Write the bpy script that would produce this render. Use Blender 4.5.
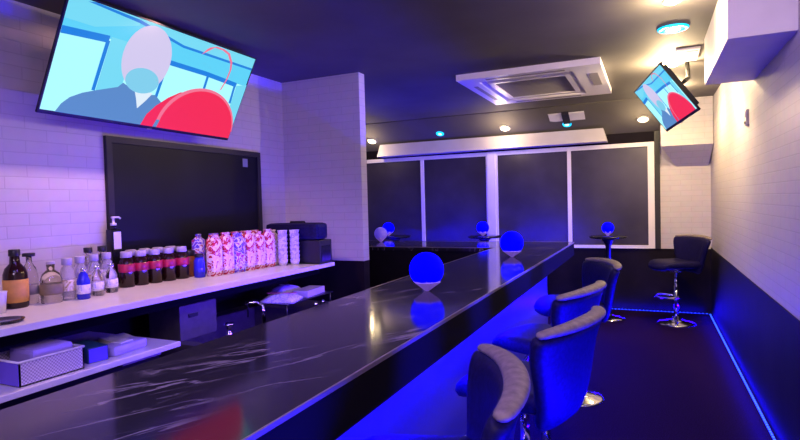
import bpy, bmesh, math, random
from mathutils import Matrix, Vector
random.seed(7)
PI = math.pi
S = bpy.context.scene
C = S.collection
for o in list(bpy.data.objects):
    bpy.data.objects.remove(o)

# ------------------------------------------------------------------ camera
cam = bpy.data.cameras.new('camera'); cam.sensor_width = 36; cam.lens = 24.569
cam.clip_start = 0.05
co = bpy.data.objects.new('camera', cam); C.objects.link(co)
M = Matrix(((0.909146, 0.010952, 0.416333, 0),
            (0.415652, 0.039034, -0.908686, 0),
            (-0.026203, 0.999178, 0.030936, 1.5), (0, 0, 0, 1)))
co.matrix_world = M
S.camera = co
# ------------------------------------------------------------------ world, lights, exposure
w = bpy.data.worlds.new('world'); S.world = w; w.use_nodes = True
w.node_tree.nodes['Background'].inputs[0].default_value = (0.30, 0.16, 0.60, 1)
w.node_tree.nodes['Background'].inputs[1].default_value = 0.06
S.view_settings.view_transform = 'Standard'; S.view_settings.look = 'None'
S.view_settings.gamma = 1; S.view_settings.use_curve_mapping = False
S.view_settings.exposure = 0.0

def aim(o, d):
    o.rotation_euler = Vector(d).to_track_quat('-Z', 'Y').to_euler()
def area(name, loc, d, sx, sy, col, e, spread=180):
    l = bpy.data.lights.new(name, 'AREA'); l.shape = 'RECTANGLE'; l.size = sx; l.size_y = sy
    l.color = col; l.energy = e; l.spread = math.radians(spread)
    o = bpy.data.objects.new(name, l); C.objects.link(o); o.location = loc; aim(o, d); return o
def strip(name, a, b, d, wdt, col, e, spread=180):
    """long thin area light from a to b that shines along d"""
    a, b, d = Vector(a), Vector(b), Vector(d).normalized()
    l = bpy.data.lights.new(name, 'AREA'); l.shape = 'RECTANGLE'; l.size = (b-a).length; l.size_y = wdt
    l.color = col; l.energy = e; l.spread = math.radians(spread)
    o = bpy.data.objects.new(name, l); C.objects.link(o)
    x = (b-a).normalized(); z = -d; z = (z - x*z.dot(x)).normalized(); y = z.cross(x)
    m = Matrix((x, y, z)).transposed().to_4x4(); m.translation = (a+b)/2
    o.matrix_world = m; return o
def spot(name, loc, d, ang, blend, col, e, r=0.04):
    l = bpy.data.lights.new(name, 'SPOT'); l.spot_size = math.radians(ang); l.spot_blend = blend
    l.color = col; l.energy = e; l.shadow_soft_size = r
    o = bpy.data.objects.new(name, l); C.objects.link(o); o.location = loc; aim(o, d); return o
BLUE = (0.004, 0.0, 1.0)
LAV = (0.82, 0.52, 1.0)
WARM = (1.0, 0.66, 0.30)
# lavender, cyan and violet fill lights, unseen and added to tint the room
area('lavender_fill_light', (-0.9, 0.6, 2.64), (0, 0.15, -1), 1.2, 1.2, (0.52, 0.36, 0.90), 28)
area('lavender_fill_light', (-0.1, -1.0, 2.60), (0, 0.6, -1), 0.9, 0.6, (0.85, 0.58, 1.0), 72)
spot('warm_ceiling_light', (-2.62, 2.42, 2.645), (-0.30, -0.05, -1), 142, 0.5, (1.0, 0.55, 0.44), 84, 0.05)
area('cyan_fill_light', (-1.6, 0.4, 2.64), (-0.5, 0.3, -1), 0.3, 0.3, (0.06, 0.20, 1.0), 6)
area('violet_fill_light', (-0.9, 1.6, 2.64), (0.0, 0.5, -1), 1.0, 0.4, (0.30, 0.13, 1.0), 30)
area('lavender_fill_light', (0.25, 2.1, 2.63), (0.15, 1, -0.45), 0.2, 0.2, (0.95, 0.70, 1.0), 13)
# warm downlights: the beam and the bare bulb's glow on the ceiling round it
WSPOTS = [(0.19, 5.38, 2.62, 18, 88), (0.26, 6.6, 2.66, 75, 26), (-0.066, 7.40, 2.42, 3, 7), (-1.807, 7.35, 2.42, 3, 11), (-3.906, 7.40, 2.42, 3, 7), (0.134, 3.70, 2.64, 10, 26)]  # the second one is unseen, added to warm the brick corner
for x, y, z, e, e2 in WSPOTS:
    spot('warm_downlight_beam', (x, y, z-0.04), (0, 0.02, -1), 165, 0.7, WARM, e)
    l = bpy.data.lights.new('warm_downlight_bulb', 'POINT'); l.color = (1.0, 0.74, 0.42); l.energy = e2; l.shadow_soft_size = 0.04
    o = bpy.data.objects.new('warm_downlight_bulb', l); C.objects.link(o); o.location = (x, y-0.06, z-0.085)
# blue led strips, plus unseen blue fill strips added behind the bar
strip('floor_led_light', (0.64, 0.3, 0.05), (0.64, 7.6, 0.05), (-1, 0, 0.66), 0.03, BLUE, 150, 46)
strip('floor_led_light', (0.655, 0.3, 0.03), (0.655, 7.7, 0.03), (1, 0, 0.5), 0.02, BLUE, 26)
strip('floor_led_light', (-2.6, 7.79, 0.03), (0.6, 7.79, 0.03), (0, 1, 0.5), 0.02, BLUE, 16)
strip('floor_led_light', (-2.6, 7.75, 0.05), (0.6, 7.75, 0.05), (0, -1, 0.3), 0.03, BLUE, 18, 50)
strip('counter_led_light', (-0.87, -0.4, 0.84), (-0.87, 6.4, 0.84), (-0.12, 0, -1), 0.03, BLUE, 230)
strip('bar_back_fill_light', (-1.58, 0.8, 0.90), (-1.58, 5.6, 0.90), (-1, 0, 0.25), 0.03, (0.07, 0.02, 1.0), 9)
strip('bar_back_fill_light', (-1.60, 2.2, 0.93), (-1.60, 3.9, 0.93), (-0.75, 1, 0.10), 0.03, (0.07, 0.02, 1.0), 27, 110)
strip('floor_led_light', (0.62, 0.3, 0.06), (0.62, 7.7, 0.06), (-0.4, 0, -1), 0.02, BLUE, 22)
strip('bar_back_fill_light', (-4.0, 6.6, 0.90), (-1.0, 6.6, 0.90), (0, 1, 0.2), 0.03, BLUE, 30, 110)

# ------------------------------------------------------------------ materials
def lin(c):
    c = c/255
    return c/12.92 if c <= 0.04045 else ((c+0.055)/1.055)**2.4
def rgb(r, g, b): return (lin(r), lin(g), lin(b), 1)
def mat(name, col, rough=0.5, metal=0.0, emit=None, es=1.0, trans=0.0, ior=1.45, coat=0.0, spec=0.5, alpha=1.0):
    m = bpy.data.materials.new(name); m.use_nodes = True
    p = m.node_tree.nodes['Principled BSDF']
    p.inputs['Base Color'].default_value = col if len(col) == 4 else (*col, 1)
    p.inputs['Roughness'].default_value = rough; p.inputs['Metallic'].default_value = metal
    p.inputs['Transmission Weight'].default_value = trans; p.inputs['IOR'].default_value = ior
    p.inputs['Coat Weight'].default_value = coat; p.inputs['Specular IOR Level'].default_value = spec
    if emit:
        p.inputs['Emission Color'].default_value = emit if len(emit) == 4 else (*emit, 1)
        p.inputs['Emission Strength'].default_value = es
    return m
def nodes(m): return m.node_tree.nodes, m.node_tree.links, m.node_tree.nodes['Principled BSDF']
def planar(N, L, ax):
    tc = N.new('ShaderNodeTexCoord'); sp = N.new('ShaderNodeSeparateXYZ'); cb = N.new('ShaderNodeCombineXYZ')
    L.new(tc.outputs['Object'], sp.inputs[0])
    L.new(sp.outputs[ax[0]], cb.inputs[0]); L.new(sp.outputs[ax[1]], cb.inputs[1])
    return cb.outputs[0]
def brick(name, ax, base):
    m = mat(name, base, 0.62); N, L, p = nodes(m)
    v = planar(N, L, ax)
    b = N.new('ShaderNodeTexBrick'); L.new(v, b.inputs['Vector'])
    b.inputs['Scale'].default_value = 1; b.inputs['Brick Width'].default_value = 0.24
    b.inputs['Row Height'].default_value = 0.068; b.inputs['Mortar Size'].default_value = 0.004
    b.inputs['Mortar Smooth'].default_value = 0.6
    b.inputs['Color1'].default_value = base
    b.inputs['Color2'].default_value = tuple(c*0.96 for c in base[:3]) + (1,)
    b.inputs['Mortar'].default_value = tuple(c*0.84 for c in base[:3]) + (1,)
    n = N.new('ShaderNodeTexNoise'); n.inputs['Scale'].default_value = 14; n.inputs['Detail'].default_value = 5
    L.new(v, n.inputs['Vector'])
    mx = N.new('ShaderNodeMix'); mx.data_type = 'RGBA'; mx.blend_type = 'MULTIPLY'; mx.inputs[0].default_value = 0.18
    L.new(b.outputs['Color'], mx.inputs[6]); L.new(n.outputs['Color'], mx.inputs[7])
    L.new(mx.outputs[2], p.inputs['Base Color'])
    bu = N.new('ShaderNodeBump'); bu.inputs['Strength'].default_value = 0.2; bu.inputs['Distance'].default_value = 0.004
    bu.invert = True
    L.new(b.outputs['Fac'], bu.inputs['Height']); L.new(bu.outputs[0], p.inputs['Normal'])
    return m
def noisy(m, scale, amt, detail=4, bump=0.0, dist=0.002):
    N, L, p = nodes(m); base = tuple(p.inputs['Base Color'].default_value)
    tc = N.new('ShaderNodeTexCoord'); n = N.new('ShaderNodeTexNoise')
    n.inputs['Scale'].default_value = scale; n.inputs['Detail'].default_value = detail
    L.new(tc.outputs['Object'], n.inputs['Vector'])
    r = N.new('ShaderNodeValToRGB')
    r.color_ramp.elements[0].color = tuple(c*(1-amt) for c in base[:3]) + (1,); r.color_ramp.elements[0].position = 0.3
    r.color_ramp.elements[1].color = tuple(min(1, c*(1+amt)) for c in base[:3]) + (1,); r.color_ramp.elements[1].position = 0.7
    L.new(n.outputs['Fac'], r.inputs[0]); L.new(r.outputs[0], p.inputs['Base Color'])
    if bump:
        b = N.new('ShaderNodeBump'); b.inputs['Strength'].default_value = bump; b.inputs['Distance'].default_value = dist
        L.new(n.outputs['Fac'], b.inputs['Height']); L.new(b.outputs[0], p.inputs['Normal'])
    return m
WHITE_B = (0.56, 0.52, 0.54, 1)
m_brick_x = brick('white_brick_facing_x', (1, 2), WHITE_B)
m_brick_y = brick('white_brick_facing_y', (0, 2), WHITE_B)
m_dado = noisy(mat('dark_dado', (0.008, 0.005, 0.010), 0.75, spec=0.15), 3, 0.4)
m_ceil = noisy(mat('dark_grey_ceiling', (0.105, 0.096, 0.086), 0.75), 2.0, 0.12)
m_carpet = noisy(mat('dark_carpet', (0.012, 0.003, 0.026), 0.95, spec=0.05), 130, 0.7, 3, 0.5, 0.004)
m_plain = noisy(mat('white_plaster', (0.60, 0.56, 0.58), 0.6), 5, 0.05)
m_frame = mat('white_window_frame', (0.74, 0.70, 0.70), 0.4)
m_film = noisy(mat('black_window_film', (0.035, 0.030, 0.045), 0.36), 2.5, 0.3)
m_seal = mat('black_seal', (0.01, 0.01, 0.012), 0.5)
m_black = mat('black_plastic', (0.012, 0.012, 0.014), 0.35)
m_gloss = mat('gloss_black', (0.008, 0.008, 0.012), 0.15)
m_chrome = mat('chrome', (0.75, 0.75, 0.78), 0.12, 1.0)
m_steel = noisy(mat('brushed_steel', (0.085, 0.075, 0.070), 0.5, 0.3), 20, 0.15)
m_leather = noisy(mat('blue_lit_black_leather', (0.008, 0.006, 0.050), 0.5, spec=0.14), 60, 0.3, 3, 0.25, 0.002)  # black leather with the blue led glow put into its base colour
m_rim = noisy(mat('pale_lit_leather_piping', (0.20, 0.165, 0.15), 0.6), 40, 0.25, 3, 0.2, 0.002)  # pale tone paints in the overhead light caught by the leather roll
m_white = mat('white_plastic', (0.72, 0.70, 0.74), 0.35)
m_grey = mat('grey_plastic', (0.30, 0.28, 0.28), 0.5)
m_shelf = noisy(mat('white_shelf_laminate', (0.70, 0.67, 0.70), 0.3), 6, 0.05)
m_trim = mat('highlight_metal_trim', (0.20, 0.165, 0.17), 0.4, 0.2)  # pale tone stands for the bevel highlight on the counter edge
m_glass = mat('clear_glass', (0.92, 0.92, 0.95), 0.03, trans=1.0, ior=1.45)
m_pet = mat('clear_plastic', (0.80, 0.78, 0.86), 0.12, trans=0.75, ior=1.2)
m_brown = mat('brown_glass', (0.020, 0.006, 0.004), 0.12)
m_amber = mat('amber_glass', (0.30, 0.10, 0.02), 0.1, trans=0.3)
m_tan = noisy(mat('tan_label', rgb(205, 150, 70), 0.6), 25, 0.15)
m_redlabel = noisy(mat('red_label', rgb(165, 24, 62), 0.4), 30, 0.35)
m_cap_pale = mat('pale_cap', (0.42, 0.38, 0.50), 0.3)
m_blueglass = mat('blue_lit_glass', (0.03, 0.03, 0.55), 0.1, trans=0.3, emit=(0.02, 0.01, 0.6), es=0.15)  # blue light on the glass put into its colour and faint glow
m_globe = mat('glowing_blue_globe', (0.0, 0.0, 0.3), 0.8, emit=(0.0, 0.0, 1.0), es=3.0, spec=0.05)
m_globe_pale = mat('pale_violet_globe', (0.35, 0.28, 0.85), 0.35, emit=(0.10, 0.05, 1.0), es=0.40)
m_foot = mat('pale_acrylic', (0.42, 0.30, 0.75), 0.3, emit=(0.25, 0.12, 0.80), es=0.35)
m_warm_e = mat('warm_lamp', (1, 0.9, 0.7), 0.5, emit=(1.0, 0.80, 0.42), es=9)
m_cyan_e = mat('cyan_lamp', (0.0, 0.4, 0.5), 0.5, emit=(0.0, 0.60, 1.0), es=1.4)
m_cyan_core = mat('cyan_lamp_core', (0.6, 0.9, 1), 0.5, emit=(0.45, 0.95, 1.0), es=1.6)
m_led = mat('led_diode', (0.1, 0.3, 1), 0.4, emit=(0.022, 0.085, 1.0), es=2.8)
m_ledbase = mat('led_tape', (0.02, 0.03, 0.3), 0.4, emit=(0.0, 0.0, 1.0), es=0.6)
m_navy = mat('navy_card', (0.01, 0.05, 0.12), 0.5)

def marble():
    m = mat('black_veined_stone', (0.016, 0.014, 0.022), 0.10, spec=0.33); N, L, p = nodes(m)
    tc = N.new('ShaderNodeTexCoord'); mp = N.new('ShaderNodeMapping')
    mp0 = N.new('ShaderNodeMapping'); mp0.inputs['Rotation'].default_value = (0, 0, math.radians(-62))
    L.new(tc.outputs['Object'], mp0.inputs[0]); mp.inputs['Scale'].default_value = (0.45, 2.6, 1)
    L.new(mp0.outputs[0], mp.inputs[0])
    n1 = N.new('ShaderNodeTexNoise'); n1.inputs['Scale'].default_value = 2.3; n1.inputs['Detail'].default_value = 8; n1.inputs['Distortion'].default_value = 0.5
    L.new(mp.outputs[0], n1.inputs['Vector'])
    a = N.new('ShaderNodeMath'); a.operation = 'SUBTRACT'; a.inputs[1].default_value = 0.5; L.new(n1.outputs['Fac'], a.inputs[0])
    b = N.new('ShaderNodeMath'); b.operation = 'ABSOLUTE'; L.new(a.outputs[0], b.inputs[0])
    r = N.new('ShaderNodeValToRGB'); r.color_ramp.elements[0].position = 0.0; r.color_ramp.elements[0].color = (1, 1, 1, 1)
    r.color_ramp.elements[1].position = 0.016; r.color_ramp.elements[1].color = (0, 0, 0, 1)
    L.new(b.outputs[0], r.inputs[0])
    n2 = N.new('ShaderNodeTexNoise'); n2.inputs['Scale'].default_value = 2.2; n2.inputs['Detail'].default_value = 3; L.new(tc.outputs['Object'], n2.inputs['Vector'])
    r2 = N.new('ShaderNodeValToRGB'); r2.color_ramp.elements[0].position = 0.40; r2.color_ramp.elements[1].position = 0.75
    L.new(n2.outputs['Fac'], r2.inputs[0])
    n3 = N.new('ShaderNodeTexNoise'); n3.inputs['Scale'].default_value = 5.5; n3.inputs['Detail'].default_value = 9; n3.inputs['Distortion'].default_value = 0.4
    L.new(mp.outputs[0], n3.inputs['Vector'])
    a3 = N.new('ShaderNodeMath'); a3.operation = 'SUBTRACT'; a3.inputs[1].default_value = 0.47; L.new(n3.outputs['Fac'], a3.inputs[0])
    b3 = N.new('ShaderNodeMath'); b3.operation = 'ABSOLUTE'; L.new(a3.outputs[0], b3.inputs[0])
    r3 = N.new('ShaderNodeValToRGB'); r3.color_ramp.elements[0].color = (0.4, 0.4, 0.4, 1); r3.color_ramp.elements[1].position = 0.010; r3.color_ramp.elements[1].color = (0, 0, 0, 1)
    L.new(b3.outputs[0], r3.inputs[0])
    ad = N.new('ShaderNodeMath'); ad.operation = 'MAXIMUM'; L.new(r.outputs[0], ad.inputs[0]); L.new(r3.outputs[0], ad.inputs[1])
    mu = N.new('ShaderNodeMath'); mu.operation = 'MULTIPLY'; L.new(ad.outputs[0], mu.inputs[0]); L.new(r2.outputs[0], mu.inputs[1])
    mx = N.new('ShaderNodeMix'); mx.data_type = 'RGBA'; L.new(mu.outputs[0], mx.inputs[0])
    mx.inputs[6].default_value = (0.016, 0.014, 0.022, 1); mx.inputs[7].default_value = (0.40, 0.36, 0.42, 1)
    L.new(mx.outputs[2], p.inputs['Base Color'])
    return m
m_marble = marble()
def packpat(name, c1, c2, c3, scale):
    m = mat(name, c1, 0.35); N, L, p = nodes(m)
    tc = N.new('ShaderNodeTexCoord'); n = N.new('ShaderNodeTexNoise'); n.inputs['Scale'].default_value = scale
    n.inputs['Detail'].default_value = 2; n.inputs['Distortion'].default_value = 2.2
    L.new(tc.outputs['Object'], n.inputs['Vector'])
    r = N.new('ShaderNodeValToRGB'); r.color_ramp.interpolation = 'CONSTANT'
    r.color_ramp.elements[0].color = c1; r.color_ramp.elements[1].color = c2; r.color_ramp.elements[1].position = 0.5
    e = r.color_ramp.elements.new(0.60); e.color = c3
    e = r.color_ramp.elements.new(0.40); e.color = c1
    r.color_ramp.elements[0].color = c3
    L.new(n.outputs['Fac'], r.inputs[0]); L.new(r.outputs[0], p.inputs['Base Color'])
    return m
m_pack = packpat('red_white_print', rgb(240, 225, 235), rgb(190, 20, 60), rgb(235, 190, 205), 16)
m_pack2 = packpat('violet_white_print', rgb(225, 215, 245), rgb(95, 60, 220), rgb(170, 40, 110), 15)
m_packw = packpat('pale_print', rgb(235, 230, 240), rgb(190, 180, 215), rgb(225, 215, 225), 14)
m_packy = packpat('yellow_print', rgb(220, 205, 170), rgb(170, 150, 90), rgb(235, 225, 210), 16)
def lattice():
    m = mat('woven_white_plastic', (0.62, 0.56, 0.66), 0.5); N, L, p = nodes(m)
    tc = N.new('ShaderNodeTexCoord'); c = N.new('ShaderNodeTexChecker'); c.inputs['Scale'].default_value = 130
    c.inputs['Color1'].default_value = (0.68, 0.62, 0.70, 1); c.inputs['Color2'].default_value = (0.36, 0.30, 0.40, 1)
    L.new(tc.outputs['Object'], c.inputs['Vector']); L.new(c.outputs['Color'], p.inputs['Base Color']); return m
m_weave = lattice()

# ------------------------------------------------------------------ mesh helpers
def B(): return bmesh.new()
def box(bm, a, b, mi=0, bev=0.0):
    x0, y0, z0 = a; x1, y1, z1 = b
    vs = [bm.verts.new(p) for p in ((x0,y0,z0),(x1,y0,z0),(x1,y1,z0),(x0,y1,z0),(x0,y0,z1),(x1,y0,z1),(x1,y1,z1),(x0,y1,z1))]
    fs = [bm.faces.new([vs[i] for i in q]) for q in ((3,2,1,0),(4,5,6,7),(0,1,5,4),(1,2,6,5),(2,3,7,6),(3,0,4,7))]
    for f in fs: f.material_index = mi
    if bev:
        es = list({e for f in fs for e in f.edges})
        r = bmesh.ops.bevel(bm, geom=es, offset=bev, segments=2, affect='EDGES', profile=0.6)
        for f in r['faces']: f.material_index = mi
    return vs
def hexa(bm, pts, mi=0):
    vs = [bm.verts.new(p) for p in pts]
    for q in ((3,2,1,0),(4,5,6,7),(0,1,5,4),(1,2,6,5),(2,3,7,6),(3,0,4,7)):
        bm.faces.new([vs[i] for i in q]).material_index = mi
def lathe(bm, prof, c=(0,0,0), seg=24, mi=0, sx=1, sy=1):
    rings = []
    for r, z in prof:
        if r < 1e-6: rings.append([bm.verts.new((c[0], c[1], c[2]+z))])
        else: rings.append([bm.verts.new((c[0]+sx*r*math.cos(2*PI*k/seg), c[1]+sy*r*math.sin(2*PI*k/seg), c[2]+z)) for k in range(seg)])
    for a, b in zip(rings, rings[1:]):
        for k in range(seg):
            k2 = (k+1) % seg
            q = [a[0], b[k], b[k2]] if len(a) == 1 else [a[k], a[k2], b[0]] if len(b) == 1 else [a[k], a[k2], b[k2], b[k]]
            if len(a) == 1: q = [a[0], b[k2], b[k]]
            try:
                f = bm.faces.new(q); f.material_index = mi; f.smooth = True
            except ValueError: pass
    for r, flip in ((rings[0], True), (rings[-1], False)):
        if len(r) > 1:
            f = bm.faces.new(list(reversed(r)) if flip else r); f.material_index = mi
def tube(bm, pts, r, seg=10, mi=0, closed=False):
    P = [Vector(p) for p in pts]; n = len(P); rings = []
    R = r if isinstance(r, (list, tuple)) else [r]*n
    up = Vector((0, 0, 1))
    for i, p in enumerate(P):
        if closed: t = P[(i+1) % n]-P[i-1]
        else: t = P[min(i+1, n-1)]-P[max(i-1, 0)]
        t.normalize()
        u = up if abs(t.dot(up)) < 0.95 else Vector((1, 0, 0))
        a = t.cross(u).normalized(); b = t.cross(a).normalized()
        rings.append([bm.verts.new(p + (a*math.cos(2*PI*k/seg)+b*math.sin(2*PI*k/seg))*R[i]) for k in range(seg)])
    m = n if closed else n-1
    for i in range(m):
        A, Bq = rings[i], rings[(i+1) % n]
        for k in range(seg):
            f = bm.faces.new([A[k], A[(k+1) % seg], Bq[(k+1) % seg], Bq[k]]); f.material_index = mi; f.smooth = True
    if not closed:
        bm.faces.new(list(reversed(rings[0]))).material_index = mi; bm.faces.new(rings[-1]).material_index = mi
def poly(bm, pts, mi=0):
    f = bm.faces.new([bm.verts.new(p) for p in pts]); f.material_index = mi; return f
def obj(name, bm, mats, parent=None, sub=0, solid=0.0, smooth=False):
    bmesh.ops.recalc_face_normals(bm, faces=bm.faces)
    me = bpy.data.meshes.new(name); bm.to_mesh(me); bm.free()
    for m in (mats if isinstance(mats, (list, tuple)) else [mats]): me.materials.append(m)
    if smooth:
        for p in me.polygons: p.use_smooth = True
    o = bpy.data.objects.new(name, me); C.objects.link(o)
    if solid:
        s = o.modifiers.new('solid', 'SOLIDIFY'); s.thickness = solid; s.offset = 0
    if sub:
        s = o.modifiers.new('sub', 'SUBSURF'); s.levels = sub; s.render_levels = sub
    if parent: o.parent = parent
    return o
def tag(o, label, cat, group=None):
    o['label'] = label; o['category'] = cat
    if group: o['group'] = group
    return o
def thing(name, label, cat, loc=(0,0,0), rotz=0, group=None):
    o = bpy.data.objects.new(name, None); C.objects.link(o); o.location = loc; o.rotation_euler = (0,0,rotz)
    o.empty_display_size = 0.1
    return tag(o, label, cat, group)
def struct(name, bm, m, parent=None):
    o = obj(name, bm, m, parent)
    if not parent: o['kind'] = 'structure'
    return o
def sempty(name, loc=(0,0,0)):
    o = bpy.data.objects.new(name, None); C.objects.link(o); o.location = loc; o['kind'] = 'structure'; o.empty_display_size = 0.1; return o
def dup(root, loc, rotz=None, label=None):
    r = root.copy(); C.objects.link(r); r.location = loc
    if rotz is not None: r.rotation_euler = (0,0,rotz)
    if label: r['label'] = label
    for ch in list(root.children):
        c = ch.copy(); C.objects.link(c); c.parent = r
        for g in list(ch.children):
            d = g.copy(); C.objects.link(d); d.parent = c
    return r

# ------------------------------------------------------------------ room shell
ZC = 2.67; XL = -3.17; XR = 0.697; YB = 7.843; YP = 4.296; DADO = 0.82
YN = -2.0; XF = -4.9
b = B(); box(b, (XF, YN, -0.1), (XR+0.12, YB+0.3, 0)); struct('floor', b, m_carpet)
b = B(); box(b, (XF, YN, ZC), (XR+0.12, 7.13, ZC+0.1)); box(b, (0.125, 7.13, ZC), (XR+0.12, YB+0.3, ZC+0.1)); struct('ceiling', b, m_ceil)
# sloping dark soffit over the windows
b = B(); hexa(b, [(XF,7.13,ZC),(0.125,7.13,ZC),(0.125,YB,2.345),(XF,YB,2.345),(XF,7.13,ZC+0.1),(0.125,7.13,ZC+0.1),(0.125,YB,ZC+0.1),(XF,YB,ZC+0.1)])
box(b, (XF, 7.105, ZC-0.012), (0.125, 7.13, ZC))
struct('ceiling_slope', b, m_ceil)
b = B(); box(b, (XR, YN, DADO+0.02), (XR+0.12, YB+0.3, ZC)); struct('wall_right', b, m_brick_x)
b = B(); box(b, (XR-0.006, YN, 0), (XR+0.12, YB+0.3, DADO+0.02)); struct('baseboard_right', b, m_dado)
b = B(); box(b, (XL-0.12, YN, 0), (XL, YP+0.1, ZC)); struct('wall_left', b, m_brick_x)
b = B(); box(b, (XL, YN, 0), (XL+0.004, YP, 0.975)); struct('baseboard_left', b, m_dado)
b = B(); box(b, (XL, YP, 0.99), (-2.335, YP+0.105, ZC)); box(b, (XF, YP, 0.99), (XL, YP+0.105, ZC)); struct('wall_partition', b, m_brick_y)
b = B(); box(b, (XF, YP, 0), (-2.335, YP+0.105, 0.99)); struct('baseboard_partition', b, m_dado)
b = B(); box(b, (XF-0.12, YP, 0), (XF, YB+0.3, ZC)); struct('wall_alcove', b, m_brick_x)
b = B(); box(b, (XF, YN-0.12, 0), (XR+0.12, YN, ZC)); struct('wall_near', b, m_brick_y)
b = B(); box(b, (0.125, YB, DADO), (XR, YB+0.3, ZC)); struct('wall_back', b, m_brick_y)
b = B(); box(b, (XF, YB-0.004, 0), (XR-0.006, YB+0.3, DADO)); box(b, (XF, YB+0.02, 2.21), (0.125, YB+0.3, ZC)); struct('baseboard_back', b, m_dado)
b = B(); box(b, (0.06, YB-0.03, DADO), (0.125, YB+0.3, 2.345)); struct('trim_1', b, m_seal)
# windows
FY0, FY1 = YB-0.02, YB+0.05
edges = [(-4.85, -4.22), (-4.18, -3.215), (-3.165, -2.18), (-2.01, -1.03), (-0.98, -0.02)]
for i, (x0, x1) in enumerate(edges):
    wn = sempty('window_%d' % (i+1))
    b = B()
    l = 0.025; r = 0.025 if x1 < -0.1 else 0.078
    box(b, (x0-l, FY0, 0.822), (x0, FY1, 2.21)); box(b, (x1, FY0, 0.822), (x1+r, FY1, 2.21))
    box(b, (x0, FY0, 2.155), (x1, FY1, 2.21)); box(b, (x0, FY0-0.02, 0.822), (x1, FY1, 0.862))
    struct('window_frame', b, m_frame, wn)
    b = B(); box(b, (x0, YB+0.012, 0.862), (x1, YB+0.03, 2.155)); struct('window_pane', b, m_film, wn)
b = B(); box(b, (-2.155, YB-0.05, 0.822), (-2.035, YB+0.05, 2.21), bev=0.004); struct('trim_2', b, m_frame)
# white header box over the windows
b = B()
hexa(b, [(-3.86,7.62,2.228),(-0.50,7.62,2.238),(-0.50,YB,2.238),(-3.86,YB,2.228),(-3.80,7.62,2.41),(-0.545,7.62,2.41),(-0.545,YB,2.41),(-3.80,YB,2.41)])
struct('trim_3', b, m_plain)
# boxed-in ducts
b = B(); box(b, (0.385, 3.40, 2.325), (XR, 4.72, ZC), bev=0.004); struct('trim_4', b, m_plain)
b = B()
yf = 7.45
hexa(b, [(0.130,yf,2.112),(0.692,yf,2.108),(0.672,YB,1.865),(0.312,YB,1.875),(0.130,yf,ZC),(0.692,yf,ZC),(0.672,YB,ZC),(0.312,YB,ZC)])
struct('trim_5', b, m_brick_y)

# ------------------------------------------------------------------ ceiling fittings
ac = thing('ceiling_air_conditioner', 'large white cassette air conditioner set in the dark ceiling', 'air conditioner', (0,0,0))
X0, X1, Y0, Y1, Zb = -1.62, -0.36, 4.86, 6.31, 2.615
b = B(); f = 0.17
box(b, (X0,Y0,Zb), (X1,Y0+f,ZC)); box(b, (X0,Y1-f,Zb), (X1,Y1,ZC)); box(b, (X0,Y0+f,Zb), (X0+f,Y1-f,ZC)); box(b, (X1-0.24,Y0+f,Zb), (X1,Y1-f,ZC))
box(b, (X0+f,Y0+f,Zb+0.04), (X1-0.24,Y1-f,ZC))
obj('panel', b, mat('white_enamel', (0.86, 0.83, 0.86), 0.4), ac)
gx0, gx1, gy0, gy1 = X0+0.27, X1-0.33, Y0+0.34, Y1-0.30
b = B(); box(b, (gx0,gy0,Zb+0.018), (gx1,gy1,Zb+0.04))
for k in range(14):
    y = gy0+0.02+k*(gy1-gy0-0.04)/13
    box(b, (gx0,y-0.006,Zb+0.012), (gx1,y+0.006,Zb+0.018))
obj('intake_grille', b, m_grey, ac)
b = B()
for a, c in (((gx0-0.05,gy0-0.05),(gx1+0.05,gy0)), ((gx0-0.05,gy1),(gx1+0.05,gy1+0.05)), ((gx0-0.05,gy0),(gx0,gy1)), ((gx1,gy0),(gx1+0.05,gy1))):
    box(b, (*a, Zb+0.004), (*c, Zb+0.04))
obj('grille_frame', b, m_white, ac)
for a, c in (((-1.36,Y0+0.07),(-0.66,Y0+0.11)), ((-1.36,Y1-0.11),(-0.66,Y1-0.07)), ((X0+0.07,5.2),(X0+0.11,5.98)), ((X1-0.13,5.2),(X1-0.05,5.75))):
    b = B(); box(b, (*a, Zb-0.003), (*c, Zb+0.002)); obj('air_slot', b, m_grey, ac)

def downlight(label, loc, r, lampmat, core=None, tilt=None, name='ceiling_downlight'):
    t = thing(name, label, 'ceiling light', loc, 0, 'ceiling downlights')
    if tilt: t.rotation_euler = tilt
    b = B(); lathe(b, [(r*0.80,0.0),(r*0.80,-0.012),(r,-0.012),(r*1.06,-0.006),(r*1.06,0.0)], seg=28); obj('ring', b, m_grey if core is None else m_cyan_e, t)
    b = B(); lathe(b, [(0,-0.010-(0 if core else r*0.35)),(r*0.4,-0.009-(0 if core else r*0.28)),(r*0.8,-0.009),(r*0.8,-0.002),(0,-0.001)], seg=28); obj('lens', b, lampmat, t)
    if core:
        b = B(); lathe(b, [(0,-0.016),(r*0.5,-0.015),(r*0.52,-0.010),(0,-0.009)], seg=24); obj('lamp_core', b, core, t)
    return t
TS = (math.atan(-0.456), 0, 0)
downlight('warm white downlight in the ceiling just behind the small tilted screen', (0.19,5.38,ZC), 0.10, m_warm_e)
downlight('added unseen warm downlight behind the small tilted screen, by the corner duct', (0.26,6.6,ZC), 0.06, m_warm_e)  # hidden fixture put in for the warm glow on the corner
downlight('warm downlight on the dark soffit beside the lower corner of the small tilted screen', (-0.066,7.555,2.476), 0.075, m_warm_e, tilt=TS)
downlight('warm downlight on the dark soffit above the pale window pillar', (-1.807,7.506,2.499), 0.075, m_warm_e, tilt=TS)
downlight('warm downlight on the dark soffit right against the partition wall end', (-3.906,7.561,2.474), 0.075, m_warm_e, tilt=TS)
downlight('warm downlight cut by the top edge of the photo', (0.134,3.70,ZC), 0.05, m_warm_e)
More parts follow.
